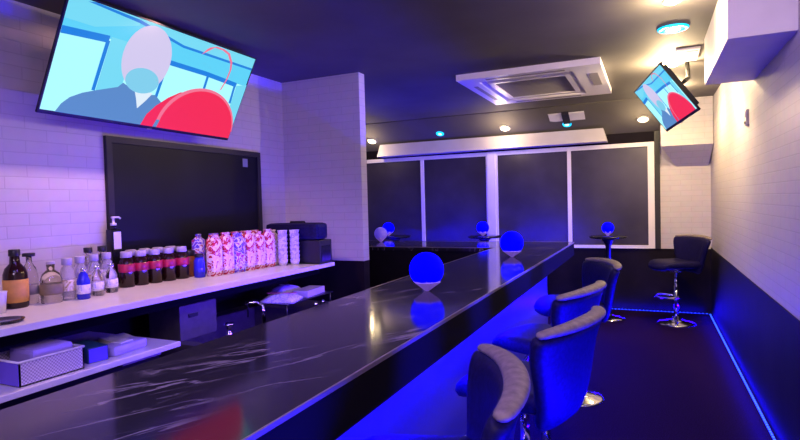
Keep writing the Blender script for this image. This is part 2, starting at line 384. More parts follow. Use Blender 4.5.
downlight('large cyan glowing downlight in the ceiling near the boxed duct', (0.16,4.303,ZC), 0.095, m_cyan_e, m_cyan_core)
downlight('small cyan glowing downlight on the soffit left of the warm pillar lamp', (-2.765,7.51,2.497), 0.055, m_cyan_e, m_cyan_core, TS)
downlight('small cyan glowing downlight under the two-part white soffit vent', (-0.985,7.53,2.487), 0.055, m_cyan_e, m_cyan_core, TS)
def slz(y): return 2.67-0.456*(y-7.13)
v = thing('soffit_vent', 'two-part white air vent on the dark soffit over the windows', 'vent', (0,0,0))
for xa, xb in ((-1.19,-1.02),(-0.93,-0.745)):
    b = B(); hexa(b, [(xa,7.28,slz(7.28)-0.012),(xb,7.28,slz(7.28)-0.012),(xb,7.44,slz(7.44)-0.012),(xa+0.06*(xa<-1.1),7.44,slz(7.44)-0.012),
                      (xa,7.28,slz(7.28)),(xb,7.28,slz(7.28)),(xb,7.44,slz(7.44)),(xa,7.44,slz(7.44))]); obj('louver', b, m_white, v)
b = B(); hexa(b, [(-1.02,7.26,slz(7.26)-0.03),(-0.93,7.26,slz(7.26)-0.03),(-0.93,7.48,slz(7.48)-0.03),(-1.02,7.48,slz(7.48)-0.03),(-1.02,7.26,slz(7.26)),(-0.93,7.26,slz(7.26)),(-0.93,7.48,slz(7.48)),(-1.02,7.48,slz(7.48))]); obj('bracket', b, m_black, v)
v = thing('ceiling_vent', 'flat white vent panel on the ceiling beside the boxed duct', 'vent', (0,0,0))
b = B(); box(b, (0.20,4.92,2.65), (0.375,5.32,ZC), bev=0.004); obj('panel', b, m_white, v)
b = B()
for k in range(5): box(b, (0.215,4.97+k*0.07,2.646), (0.36,4.985+k*0.07,2.651))
obj('louver', b, m_grey, v)

# ------------------------------------------------------------------ televisions
E_ = lambda n, r, g, bb, s=1.0: mat(n, (0, 0, 0), 0.4, emit=rgb(r, g, bb), es=s, spec=0.2)
PIC = [E_('screen_pale_cyan', 170, 246, 250, 1.1), E_('screen_sky', 95, 212, 248), E_('screen_blue', 30, 130, 225), E_('screen_light_blue', 120, 220, 245),
       E_('screen_slate', 92, 140, 200), E_('screen_lilac', 212, 203, 238), E_('screen_aqua', 130, 208, 236), E_('screen_white', 225, 240, 250),
       E_('screen_red', 246, 45, 85), E_('screen_pink', 246, 120, 150)]
def picture(parent, W, Hh, zo=0.002):
    b = B(); lay = [0]
    def P(pts, mi):
        lay[0] += 1
        poly(b, [((u-0.5)*W, (v_-0.5)*Hh, zo+lay[0]*0.0006) for u, v_ in pts], mi)
    def ell(cx, cy, rx, ry, mi, a0=0, a1=360, n=36):
        P([(cx+rx*math.cos(math.radians(a0+(a1-a0)*k/n)), cy+ry*math.sin(math.radians(a0+(a1-a0)*k/n))) for k in range(n+(a1-a0 < 360))], mi)
    P([(0,0),(1,0),(1,1),(0,1)], 0)
    P([(0,0.72),(0.18,0.74),(0.50,0.69),(1,0.66),(1,1),(0,1)], 1)
    P([(0,0.80),(0.12,0.80),(0.30,0.93),(0.30,1),(0,1)], 3)
    P([(0.07,0.985),(0.30,0.955),(0.54,0.865),(1,0.86),(1,0.885),(0.54,0.89),(0.30,0.985),(0.10,1)], 2)
    P([(0.30,0.985),(0.54,0.89),(1,0.885),(1,1),(0.3,1)], 3)
    P([(0,0.67),(0.19,0.70),(0.19,0.765),(0,0.735)], 2)
    P([(0.46,0.66),(0.72,0.65),(0.93,0.62),(0.93,0.67),(0.72,0.70),(0.46,0.71)], 2)
    P([(0.175,0.25),(0.190,0.25),(0.195,0.72),(0.178,0.72)], 2)
    P([(0.192,0.25),(0.30,0.25),(0.30,0.76),(0.196,0.76)], 3)
    P([(0.47,0.25),(0.485,0.25),(0.49,0.68),(0.475,0.68)], 2)
    P([(0.722,0.45),(0.737,0.45),(0.735,0.67),(0.72,0.67)], 2)
    P([(0.917,0.42),(0.932,0.42),(0.925,0.65),(0.91,0.65)], 2)
    P([(0.935,0.0),(1,0.0),(1,0.68),(0.93,0.64)], 3)
    P([(0.055,0.0),(0.07,0.08),(0.096,0.15),(0.14,0.21),(0.184,0.25),(0.282,0.33),(0.30,0.38),(0.40,0.30),(0.47,0.33),(0.56,0.20),(0.60,0.0)], 4)
    P([(0.36,0.34),(0.455,0.34),(0.43,0.25),(0.40,0.16),(0.38,0.26)], 7)
    ell(0.378, 0.655, 0.118, 0.325, 5)
    ell(0.385, 0.44, 0.083, 0.125, 6)
    P([(0.44,0),(0.455,0.12),(0.49,0.225),(0.54,0.33),(0.597,0.414),(0.63,0.43),(0.57,0.33),(0.53,0.2),(0.505,0)], 8)
    ell(0.76, 0.05, 0.245, 0.47, 9, 4, 176)
    P([(0.525,0.0)] + [(0.765+0.235*math.cos(math.radians(a)), 0.02+0.47*math.sin(math.radians(a))) for a in range(176, 4, -8)] + [(0.998,0.0)], 8)
    arc = [(0.655,0.87),(0.68,0.95),(0.72,0.985),(0.77,0.985),(0.812,0.96),(0.845,0.88),(0.856,0.80),(0.852,0.68),(0.835,0.55)]
    P([(u, v_+0.006) for u, v_ in arc] + [(u-0.010, v_-0.012) for u, v_ in reversed(arc)], 9)
    return obj('picture', b, PIC, parent)
def television(name, label, W, Hh, c, xax, n, arm):
    x = Vector(xax).normalized(); n = Vector(n); n = (n-x*n.dot(x)).normalized(); y = n.cross(x)
    m = Matrix((x, y, n)).transposed().to_4x4(); m.translation = Vector(c)
    t = thing(name, label, 'television'); t.matrix_world = m
    b = B(); box(b, (-W/2+0.03, -Hh/2+0.03, -0.045), (W/2-0.03, Hh/2-0.03, -0.010), bev=0.004)
    t_ = 0.010
    for a, q in (((-W/2,-Hh/2-0.012),(W/2,-Hh/2+t_)), ((-W/2,Hh/2-t_),(W/2,Hh/2)), ((-W/2,-Hh/2),(-W/2+t_,Hh/2)), ((W/2-t_,-Hh/2),(W/2,Hh/2))):
        box(b, (*a, -0.012), (*q, 0.004))
    obj('casing', b, m_black, t)
    b = B(); box(b, (-W/2+0.008, -Hh/2+0.008, -0.006), (W/2-0.008, Hh/2-0.008, 0.0005)); sc = obj('screen', b, m_gloss, t)
    picture(sc, W-0.02, Hh-0.02)
    b = B(); box(b, (-0.022, -Hh/2-0.018, -0.01), (0.022, -Hh/2-0.006, 0.004), bev=0.002); obj('sensor', b, m_grey, t)
    b = B(); box(b, (-0.14, -0.10, -0.065), (0.14, 0.10, -0.045))
    inv = m.inverted()
    tube(b, [inv @ Vector(p) for p in arm], 0.018, 8); e = inv @ Vector(arm[-1])
    obj('mount', b, m_black, t)
    return t
television('wall_television', 'large tilted television on the left brick wall above the shelf', 1.445, 0.655, (-2.835,2.603,2.334), (0.011,1,-0.012), (0.89,-0.015,-0.455),
           [(-2.895,2.6,2.36),(-3.0,2.6,2.40),(-3.168,2.6,2.40)])
television('ceiling_television', 'small sharply tilted television hanging from the ceiling near the right wall', 0.80, 0.45, (0.111,5.037,2.298), (0.247,-0.966,0.078), (-0.78,-0.25,-0.58),
           [(0.15,5.05,2.33),(0.27,5.10,2.44),(0.31,5.30,2.50),(0.31,5.45,2.67)])

# ------------------------------------------------------------------ black panel on left wall
pn = thing('blackout_panel', 'black glossy framed panel on the left brick wall under the large television', 'panel', (XL+0.001, 3.155, 1.02))
PY0, PY1, PZ0, PZ1 = 2.40-3.155, 3.915-3.155, 0.06, 0.96
b = B(); box(b, (0.0, PY0+0.03, PZ0+0.03), (0.012, PY1-0.03, PZ1-0.03)); obj('sheet', b, noisy(mat('black_sheet', (0.004, 0.004, 0.014), 0.42, spec=0.18), 1.5, 0.4, 3, 0.3, 0.02), pn)
b = B(); fw = 0.042
box(b, (0,PY0,PZ0), (0.028,PY0+fw,PZ1)); box(b, (0,PY1-fw,PZ0), (0.028,PY1,PZ1)); box(b, (0,PY0+fw,PZ1-fw), (0.028,PY1-fw,PZ1)); box(b, (0,PY0+fw,PZ0), (0.028,PY1-fw,PZ0+fw))
obj('frame', b, mat('dark_frame', (0.018, 0.017, 0.026), 0.45, spec=0.3), pn)
b = B(); box(b, (0.012, PY1-0.22, PZ1-0.135), (0.016, PY1-0.16, PZ1-0.065)); obj('tape', b, mat('scuffed_tape', (0.22, 0.25, 0.30), 0.5), pn)

# ------------------------------------------------------------------ bar counter
bar = thing('bar_counter', 'long L-shaped black veined bar counter with pale highlights along its edge trim', 'bar counter', (-1.155, 3.0, 0))
ox, oy = 1.155, -3.0
XE, XI, YE, YI, YS = -0.80, -1.51, 6.53, 5.68, -0.6
def P3(x, y, z): return (x+ox, y+oy, z)
b = B()
box(b, P3(XI,YS,0.955), P3(XE-0.002,YE,1.0)); box(b, P3(XF+0.02,YI,0.955), P3(XI,YE,1.0))
obj('countertop', b, m_marble, bar)
b = B()
box(b, P3(XE-0.03,YS,0.85), P3(XE+0.002,YE+0.002,0.988)); box(b, P3(XF+0.02,YE-0.03,0.85), P3(XE-0.03,YE-0.004,0.955)); box(b, P3(XI+0.004,YS,0.90), P3(XI+0.03,YI,0.955))
obj('apron', b, mat('matt_black_apron', (0.006, 0.005, 0.008), 0.85, spec=0.05), bar)
b = B()
box(b, P3(-1.10,YS,0.0), P3(-1.06,YE-0.25,0.955)); box(b, P3(XF+0.02,YE-0.29,0.0), P3(-1.06,YE-0.25,0.955))
obj('front_panel', b, mat('bar_front_laminate', (0.10, 0.09, 0.12), 0.35), bar)
b = B()
box(b, P3(XI+0.02,YS,0.0), P3(XI+0.05,YI+0.05,0.955)); box(b, P3(XF+0.02,YI+0.03,0.0), P3(XI+0.05,YI+0.06,0.955))
obj('back_panel', b, m_dado, bar)
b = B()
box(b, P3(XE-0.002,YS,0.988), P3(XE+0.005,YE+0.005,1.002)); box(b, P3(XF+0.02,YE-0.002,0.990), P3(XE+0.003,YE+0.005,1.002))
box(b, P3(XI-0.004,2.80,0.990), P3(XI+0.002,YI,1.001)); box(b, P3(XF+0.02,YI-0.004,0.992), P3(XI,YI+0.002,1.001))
obj('edge_highlight_trim', b, m_trim, bar)  # strips model the edge highlight, laid only where the edge shines
b = B(); tube(b, [P3(-0.90,YS,0.24), P3(-0.90,YE-0.15,0.24)], 0.02, 12)
for k in range(6):
    y = -0.2+k*1.25; tube(b, [P3(-0.90,y,0.24), P3(-1.06,y,0.24)], 0.012, 8)
obj('foot_rail', b, m_chrome, bar)
b = B(); box(b, (-0.90,YS,0.842), (-0.885,6.4,0.852)); tag(obj('counter_led_tape', b, m_ledbase), 'blue led tape under the overhang of the bar counter', 'led strip')

# floor led strips
def ledtape(label, a, bq, n):
    a, bq = Vector(a), Vector(bq); t = bq-a; L_ = t.length; d = t.normalized(); s = Vector((-d.y, d.x, 0))
    b = B()
    def bx(p, q, wd, z0, z1, mi):
        hexa(b, [p-s*wd+Vector((0,0,z0)), q-s*wd+Vector((0,0,z0)), q+s*wd+Vector((0,0,z0)), p+s*wd+Vector((0,0,z0)), p-s*wd+Vector((0,0,z1)), q-s*wd+Vector((0,0,z1)), q+s*wd+Vector((0,0,z1)), p+s*wd+Vector((0,0,z1))], mi)
    bx(a, bq, 0.007, 0, 0.004, 0)
    for k in range(n):
        p = a+d*(L_*(k+0.5)/n); bx(p-d*0.006, p+d*0.006, 0.006, 0.004, 0.009, 1)
    return tag(obj('floor_led_tape', b, [m_ledbase, m_led]), label, 'led strip')
ledtape('blue led strip along the foot of the right wall', (0.672,0.2,0.001), (0.672,7.80,0.001), 190)
ledtape('blue led strip along the foot of the back wall', (-2.0,7.812,0.001), (0.66,7.812,0.001), 62)

# ------------------------------------------------------------------ globe lamps
def globe(label, loc, r, pale=False):
    t = thing('globe_lamp', label, 'lamp', loc, random.uniform(-0.2, 0.5), 'blue globe lamps')
    b = B(); zc = 0.024+r
    lathe(b, [(0,zc-r)] + [(r*math.sin(PI*k/14), zc-r*math.cos(PI*k/14)) for k in range(1, 14)] + [(0,zc+r)], seg=28)
    obj('globe', b, m_globe_pale if pale else m_globe, t)
    b = B(); lathe(b, [(0.010,0.0),(0.014,0.003),(r*0.84,0.052),(r*0.82,0.058),(r*0.66,0.050)], seg=6); o = obj('foot', b, m_foot, t)
    for p in o.data.polygons: p.use_smooth = False
    return t
globe('glowing blue globe lamp on the long bar counter, nearest the camera', (-1.149,2.849,1.0), 0.098)
globe('glowing blue globe lamp on the bar counter close to its far right corner', (-1.108,4.765,1.0), 0.102)
globe('glowing blue globe lamp on a round table before the pale window pillar', (-2.06,7.18,1.03), 0.085)
globe('pale violet globe lamp on the far counter leg beside the partition end', (-3.19,6.35,1.0), 0.085, True)
globe('blue globe lamp half hidden behind the pale violet one beside the partition', (-3.47,7.16,1.03), 0.085)
globe('blue globe lamp on the round table by the last window pane', (-0.475,7.2,1.03), 0.072)

# ------------------------------------------------------------------ round table
tb = thing('round_bistro_table', 'small round black bistro table before the last window with a blue lamp', 'table', (-0.475,7.2,0))
b = B(); lathe(b, [(0,1.0),(0.20,1.0),(0.225,1.008),(0.225,1.024),(0.21,1.03),(0,1.03)], seg=32); obj('tabletop', b, m_gloss, tb)
b = B(); lathe(b, [(0.035,0.03),(0.032,0.9),(0.06,0.96),(0.10,1.0)], seg=18); obj('pedestal', b, m_black, tb)
b = B(); lathe(b, [(0.19,0),(0.19,0.008),(0.12,0.022),(0.05,0.04),(0.0,0.045)], seg=28); obj('base', b, m_chrome, tb)
tb['group'] = 'round tables by the windows'
dup(tb, (-2.04,7.18,0), None, 'round black bistro table before the pale window pillar, mostly hidden by the far counter leg')
dup(tb, (-3.36,7.16,0), None, 'round black bistro table beside the partition end, mostly hidden by the far counter leg')

# ------------------------------------------------------------------ bar stools
def shell(stations, mcount=11):
    b = B(); rows = []
    for x, z, hw, wrap, lift in stations:
        rows.append([b.verts.new((x+wrap*abs(v_)**2.2, v_*hw*(1-0.12*max(0, wrap)/0.2*v_*v_), z+lift*v_*v_)) for v_ in [-1+2*k/(mcount-1) for k in range(mcount)]])
    for A, Q in zip(rows, rows[1:]):
        for k in range(mcount-1):
            b.faces.new([A[k], A[k+1], Q[k+1], Q[k]]).smooth = True
    top = [tuple(v_.co) for v_ in rows[-1]]
    return b, top
SEAT = [(0.265,0.640,0.14,-0.05,0.0),(0.250,0.690,0.185,-0.04,0.0),(0.17,0.710,0.225,-0.01,0.004),(0.02,0.700,0.235,0,0.008),(-0.12,0.695,0.235,0.01,0.012),(-0.215,0.700,0.23,0.03,0.02)]
BACK = [(-0.17,0.60,0.20,0.03,0.0),(-0.205,0.66,0.225,0.05,0.0),(-0.225,0.75,0.25,0.06,0.0),(-0.235,0.84,0.285,0.07,0.0),(-0.245,0.92,0.315,0.075,-0.004),(-0.26,0.98,0.33,0.075,-0.008),(-0.275,1.005,0.33,0.075,-0.012)]
def stool(label, loc, rz):
    t = thing('bar_stool', label, 'bar stool', loc, rz, 'black leather bar stools')
    b, _ = shell(SEAT); obj('seat', b, m_leather, t, sub=1, solid=0.08)
    b, top = shell(BACK); obj('backrest', b, m_leather, t, sub=1, solid=0.06)
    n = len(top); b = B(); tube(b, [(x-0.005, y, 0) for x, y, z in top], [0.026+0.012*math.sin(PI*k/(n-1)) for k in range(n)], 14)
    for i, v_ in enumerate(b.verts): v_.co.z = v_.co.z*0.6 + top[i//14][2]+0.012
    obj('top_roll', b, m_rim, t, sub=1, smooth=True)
    b = B(); lathe(b, [(0.21,0),(0.21,0.006),(0.19,0.016),(0.10,0.034),(0.045,0.055),(0.034,0.09),(0,0.09)], seg=36); obj('base', b, m_chrome, t)
    b = B(); lathe(b, [(0.026,0.07),(0.026,0.45),(0.020,0.45),(0.020,0.60),(0.09,0.62),(0.10,0.660),(0,0.662)], seg=20); obj('post', b, m_chrome, t)
    b = B(); pts = [(0.02,-0.03,0.33)] + [(0.10+0.14*math.cos(a), 0.16*math.sin(a), 0.33) for a in [math.radians(-110+k*220/14) for k in range(15)]] + [(0.02,0.03,0.33)]
    tube(b, pts, 0.011, 8); obj('footrest', b, m_chrome, t)
    b = B(); tube(b, [(0.03,-0.04,0.63),(0.07,-0.16,0.615),(0.08,-0.25,0.61)], 0.006, 8); obj('height_lever', b, m_chrome, t)
    return t
st = stool('black bar stool nearest the camera, its pale-lit padded back rim seen nearly end-on', (-0.615,1.42,0), math.radians(200))
dup(st, (-0.50,2.33,0), math.radians(166), 'black bar stool second from the camera, with a broad blue-lit back')
dup(st, (-0.55,3.12,0), math.radians(166), 'black bar stool third from the camera along the bar counter')
dup(st, (-0.53,4.25,0), math.radians(205), 'black bar stool fourth from the camera, the farthest one along the bar counter')
dup(st, (0.27,7.14,0), math.radians(212), 'black bar stool standing alone in the far corner by the brick wall')

# ------------------------------------------------------------------ service shelf on the left wall
SZ, SX, SY1 = 1.02, -2.42, 3.93
sh = thing('service_shelf', 'long white shelf along the left wall carrying bottles and packs', 'shelf', (XL+0.004, 2.0, 0))
b = B(); hexa(b, [(0.0,-3.0,SZ-0.03),(SX-XL-0.06,-3.0,SZ-0.03),(SX-XL,SY1-2,SZ-0.03),(0.0,SY1-2,SZ-0.03),(0.0,-3.0,SZ),(SX-XL-0.06,-3.0,SZ),(SX-XL,SY1-2,SZ),(0.0,SY1-2,SZ)]); obj('board', b, m_shelf, sh)
b = B(); box(b, (0.0,-3.0,SZ-0.10), (SX-XL-0.14,SY1-2.02,SZ-0.03)); obj('support_rail', b, mat('matt_black_wood', (0.004,0.004,0.006), 0.9, spec=0.03), sh)
ls = thing('lower_shelf', 'short white shelf below the long one with a basket and papers', 'shelf', (XL+0.005, 0.4, 0))
LZ = 0.76
b = B(); box(b, (0,-1.4,LZ-0.028), (-2.40-XL,1.84,LZ), bev=0.003); obj('board', b, m_shelf, ls)
b = B(); box(b, (0.0,-1.4,0), (-2.5-XL,1.78,LZ-0.028)); obj('cabinet_body', b, m_black, ls)
b = B(); box(b, (0.04,1.50,LZ-0.05), (-2.44-XL,1.74,LZ-0.036)); obj('drawer_edge', b, m_grey, ls)
sk = thing('sink_unit', 'stainless sink unit below the white shelf behind the bar', 'sink', (XL+0.005, 3.1, 0))
b = B(); y0, y1 = -0.62, 0.95; d = 0.80
box(b, (0,y0,0), (d-0.05,y1,0.42)); box(b, (0,y0,0.42), (d,y0+0.08,0.66)); box(b, (0,y1-0.40,0.42), (d,y1,0.66)); box(b, (d-0.06,y0,0.42), (d,y1,0.66)); box(b, (0,y0,0.42), (0.12,y1,0.66))
obj('basin', b, m_steel, sk)
b = B(); tube(b, [(0.62,0.05,0.66),(0.62,0.05,0.74),(0.61,0.045,0.785),(0.58,0.02,0.815),(0.545,-0.01,0.815),(0.52,-0.03,0.795)], 0.014, 10); obj('gooseneck_tap', b, m_chrome, sk)
b = B(); lathe(b, [(0.02,0.66),(0.02,0.70),(0.012,0.71),(0.012,0.74),(0.03,0.75),(0.03,0.765),(0,0.77)], c=(0.72,-0.42,0), seg=16); obj('tap_knob', b, m_chrome, sk)

wb = thing('steel_box', 'grey steel box standing at the left end of the sink unit under the shelf', 'box', (XL+0.34, 2.68, 0.66))
b = B(); box(b, (-0.14,-0.16,0), (0.135,0.16,0.225), bev=0.006); obj('body', b, m_steel, wb)
b = B(); box(b, (0.1352,-0.09,0.14), (0.141,-0.01,0.165), bev=0.002); obj('grip', b, m_black, wb)
# ------------------------------------------------------------------ things on the shelf
def bottle(name, label, loc, prof, m, cap=None, lab=None, group=None, liquid=None):
    t = thing(name, label, 'bottle', loc, 0, group)
    b = B(); lathe(b, prof, seg=20); obj('body', b, m, t)
    if cap:
        r, z0, z1, cm = cap; b = B(); lathe(b, [(r*0.96,z0),(r,z0+0.002),(r,z1-0.003),(r*0.9,z1),(0,z1)], seg=18); obj('cap', b, cm, t)
    if lab:
        r, z0, z1, lm = lab; b = B(); lathe(b, [(r+0.001,z0),(r+0.0022,z0+0.001),(r+0.0022,z1-0.001),(r+0.001,z1)], seg=20); obj('label', b, lm, t)
    return t
br = bottle('brown_bottle', 'big dark brown bottle with a tan label at the left end of the shelf', (-2.94,1.70,SZ),
       [(0.050,0),(0.054,0.008),(0.054,0.17),(0.045,0.20),(0.024,0.225),(0.021,0.265),(0.022,0.27)], m_brown, (0.026,0.262,0.296,m_black), (0.054,0.03,0.145,m_tan))
bottle('clear_bottle', 'clear bottle with a black stopper directly right of the big brown bottle', (-2.99,1.80,SZ),
       [(0.036,0),(0.040,0.006),(0.040,0.15),(0.030,0.19),(0.014,0.215),(0.013,0.25)], m_glass, (0.030,0.25,0.268,m_black), (0.040,0.05,0.10,m_grey))
bottle('glass_decanter', 'wide clear glass decanter between the brown bottle and the white-capped bottles', (-2.90,1.855,SZ),
       [(0.048,0),(0.052,0.01),(0.052,0.12),(0.04,0.155),(0.018,0.175),(0.020,0.205)], m_glass, (0.021,0.205,0.218,m_cap_pale), (0.052,0.045,0.10,noisy(mat('olive_label', (0.22,0.18,0.10), 0.6), 20, 0.2)))
pc = bottle('paper_cup', 'white paper cup at the very left edge of the shelf', (-2.86,1.565,SZ), [(0.033,0),(0.042,0.10),(0.044,0.104),(0.040,0.104),(0.031,0.01)], m_white); pc['category'] = 'cup'
b = B(); lathe(b, [(0.075,0),(0.085,0.012),(0.08,0.012),(0.07,0.004),(0,0.004)], c=(-2.60,1.44,SZ), seg=30); tag(obj('serving_tray', b, m_gloss), 'small round black tray at the left front edge of the shelf', 'tray')
cprof = [(0.034,0),(0.037,0.006),(0.037,0.145),(0.028,0.175),(0.017,0.190),(0.017,0.205)]
W4 = [(-2.90,1.945),(-2.93,2.04),(-2.965,2.15),(-3.0,2.26)]
nm = ['first', 'second', 'third', 'fourth']
for k, (x, y) in enumerate(W4):
    bottle('water_bottle', '%s from the left of the four clear bottles with pale violet caps' % nm[k], (x,y,SZ), cprof, m_pet, (0.026,0.190,0.228,m_cap_pale), (0.037,0.05,0.11,m_packw if k % 2 else m_packy), 'clear bottles with pale caps')
for k, (x, y) in enumerate([(-2.835,1.99),(-2.86,2.09),(-2.885,2.20)]):
    bottle('short_bottle', '%s from the left of the three short clear bottles in front of the pale-capped ones' % nm[k], (x,y,SZ),
           [(0.030,0),(0.033,0.005),(0.033,0.10),(0.022,0.135),(0.013,0.145),(0.013,0.155)], m_blueglass if k == 0 else m_glass, (0.016,0.15,0.172,m_chrome), (0.033,0.03,0.08,m_packw), 'short clear bottles')  # first clear bottle is coloured blue to look blue-lit
for k, (x, y) in enumerate([(-3.08,2.20),(-3.10,2.305)]):
    bottle('tall_bottle', '%s of the two tall clear bottles with black caps at the wall' % ('left' if k == 0 else 'right'), (x,y,SZ),
           [(0.034,0),(0.037,0.006),(0.037,0.17),(0.02,0.20),(0.016,0.235)], m_glass, (0.024,0.232,0.262,m_black), (0.037,0.05,0.11,m_packw), 'tall clear bottles')
D6 = [(-2.985,2.385),(-2.975,2.482),(-2.965,2.58),(-2.955,2.685),(-2.945,2.79)]
nm5 = ['first', 'second', 'third', 'fourth', 'fifth']
for k, (x, y) in enumerate(D6):
    bottle('dark_bottle', '%s from the left in the front row of dark bottles with red labels' % nm5[k], (x,y,SZ),
           [(0.043,0),(0.047,0.006),(0.047,0.13),(0.040,0.165),(0.024,0.185),(0.023,0.195)], m_brown, (0.034,0.185,0.222,m_cap_pale), (0.047,0.095,0.145,m_redlabel), 'dark bottles with red labels')
for k, (x, y) in enumerate([(-3.085,2.50),(-3.077,2.60),(-3.067,2.70),(-3.057,2.80)]):
    bottle('dark_bottle', '%s from the left in the back row of dark bottles at the wall' % nm5[k], (x,y,SZ),
           [(0.043,0),(0.047,0.006),(0.047,0.13),(0.040,0.165),(0.024,0.185),(0.023,0.195)], m_brown, (0.034,0.185,0.222,m_cap_pale), (0.047,0.095,0.145,m_redlabel), 'dark bottles with red labels')
bottle('amber_jar', 'amber brown jar between the dark bottles and the patterned packs', (-2.97,2.885,SZ), [(0.042,0),(0.046,0.006),(0.046,0.12),(0.036,0.145),(0.032,0.15)], m_amber, (0.038,0.148,0.186,m_black))
bottle('blue_jar', 'dark blue glass jar in front of the first patterned pack', (-2.86,2.865,SZ), [(0.034,0),(0.037,0.006),(0.037,0.11),(0.028,0.135),(0.026,0.14)], m_blueglass, (0.030,0.14,0.165,m_black))
# soap pump bottle on the panel's lower frame
sp = thing('soap_dispenser', 'black pump soap bottle with a white label before the black wall panel', 'soap dispenser', (-3.108,2.40,SZ))
b = B(); box(b, (-0.028,-0.035,0), (0.028,0.035,0.36), bev=0.006); lathe(b, [(0.016,0.36),(0.016,0.385)], seg=14); obj('body', b, m_gloss, sp)
b = B(); box(b, (0.0302,-0.025,0.235), (0.032,0.027,0.345)); obj('label', b, m_white, sp)
b = B(); lathe(b, [(0.018,0.385),(0.018,0.40),(0.007,0.402),(0.007,0.43),(0.013,0.432),(0.013,0.442),(0,0.443)], seg=14); tube(b, [(0,-0.005,0.437),(0.012,0.03,0.437),(0.014,0.042,0.428)], 0.006, 8); obj('pump', b, m_white, sp)
def pack(name, label, loc, w_, d_, h_, m, group, rz=0.0, cat='pack'):
    t = thing(name, label, cat, loc, rz, group)
    b = B(); n = 14; rings = []
    for z, s in ((0,0.92),(0.012,0.98),(h_*0.5,1.0),(h_*0.86,0.98),(h_*0.93,0.80),(h_*0.97,0.55),(h_,0.9)):
        ring = []
        for k in range(4*n//2):
            a = 2*PI*k/(2*n); c, s_ = math.cos(a), math.sin(a)
            e = 0.45
            rr = 1 + (random.uniform(-0.03, 0.03) if 0.012 < z else 0)
            crimp = 0.35 if h_*0.9 < z else 1.0
            x = math.copysign(abs(c)**e, c)*d_/2*s*rr*crimp; y = math.copysign(abs(s_)**e, s_)*w_/2*s*rr
            ring.append(b.verts.new((x, y, z + (random.uniform(-0.006, 0.006) if z > h_*0.9 else 0))))
        rings.append(ring)
    for A, Q in zip(rings, rings[1:]):
        for k in range(len(A)):
            f = b.faces.new([A[k], A[(k+1) % len(A)], Q[(k+1) % len(A)], Q[k]]); f.smooth = True
    b.faces.new(rings[0]); b.faces.new(rings[-1])
    obj('bag', b, m, t)
    b = B(); box(b, (-0.003,-w_*0.42,h_*0.975), (0.003,w_*0.42,h_*1.02)); obj('crimped_seal', b, m, t)
    return t
PK = [(-2.81,2.96,0),(-2.80,3.07,0),(-2.79,3.18,1),(-2.785,3.29,0),(-2.78,3.40,0),(-2.775,3.51,0)]
nm6 = nm5 + ['sixth']
for k, (x, y, q) in enumerate(PK):
    pack('patterned_pack', '%s from the left in the front row of red and white patterned packs' % nm6[k] if not q else 'violet and white patterned pack standing third in the front row of packs',
         (x,y,SZ), 0.100, 0.085, 0.285+0.01*(k % 2), m_pack2 if q else m_pack, 'patterned packs on the shelf', 0.1*math.sin(k*2.1))
for k in range(5):
    pack('patterned_pack', '%s from the left in the back row of patterned packs by the wall' % nm5[k], (-2.905+0.003*k,3.06+0.11*k,SZ), 0.10, 0.085, 0.29, m_pack2 if k == 0 else m_pack, 'patterned packs on the shelf', 0.1*math.sin(k*1.3))
pack('patterned_pack', 'lilac crumpled pack standing left of and behind the first red and white pack', (-2.98,2.985,SZ), 0.09, 0.08, 0.29, m_pack2, 'patterned packs on the shelf', 0.4)
pack('patterned_pack', 'yellowish pale pack at the right end of the red and white packs', (-2.79,3.605,SZ), 0.06, 0.07, 0.285, m_packy, 'patterned packs on the shelf')
def cups(label, loc):
    t = thing('cup_stack', label, 'cup stack', loc, 0, 'stacks of white cups')
    for k in range(8):
        z = k*0.034
        b = B(); lathe(b, [(0.030,z),(0.040,z+0.045),(0.042,z+0.048),(0.038,z+0.048),(0.029,z+0.004)], seg=20); obj('cup', b, m_packw, t)
    return t
cu = cups('stack of white cups just right of the patterned packs', (-2.705,3.61,SZ))
dup(cu, (-2.63,3.67,SZ), None, 'stack of white cups in front of the black machine')
# black machine with a carrying case on it
mc = thing('black_machine', 'black boxy machine at the right end of the white shelf', 'machine', (-2.66,3.80,SZ))
b = B(); box(b, (-0.26,-0.06,0), (0.225,0.125,0.195), bev=0.008); obj('body', b, m_black, mc)
b = B(); box(b, (0.225,-0.035,0.02), (0.229,0.10,0.15)); obj('front_plate', b, m_gloss, mc)
cs = thing('carrying_case', 'black rounded carrying case lying on the black machine', 'case', (-2.66,3.80,SZ+0.195))
b = B(); box(b, (-0.32,-0.06,0), (0.20,0.12,0.14), bev=0.035); obj('shell', b, m_leather, cs)
b = B(); tube(b, [(-0.12,0.02,0.125),(-0.11,0.02,0.15),(0.03,0.02,0.15),(0.04,0.02,0.125)], 0.008, 8); obj('handle', b, m_black, cs)
for y in (0.0, 0.07):
    b = B(); box(b, (0.188,y,0.045), (0.196,y+0.022,0.085), bev=0.002); obj('latch', b, m_chrome, cs)

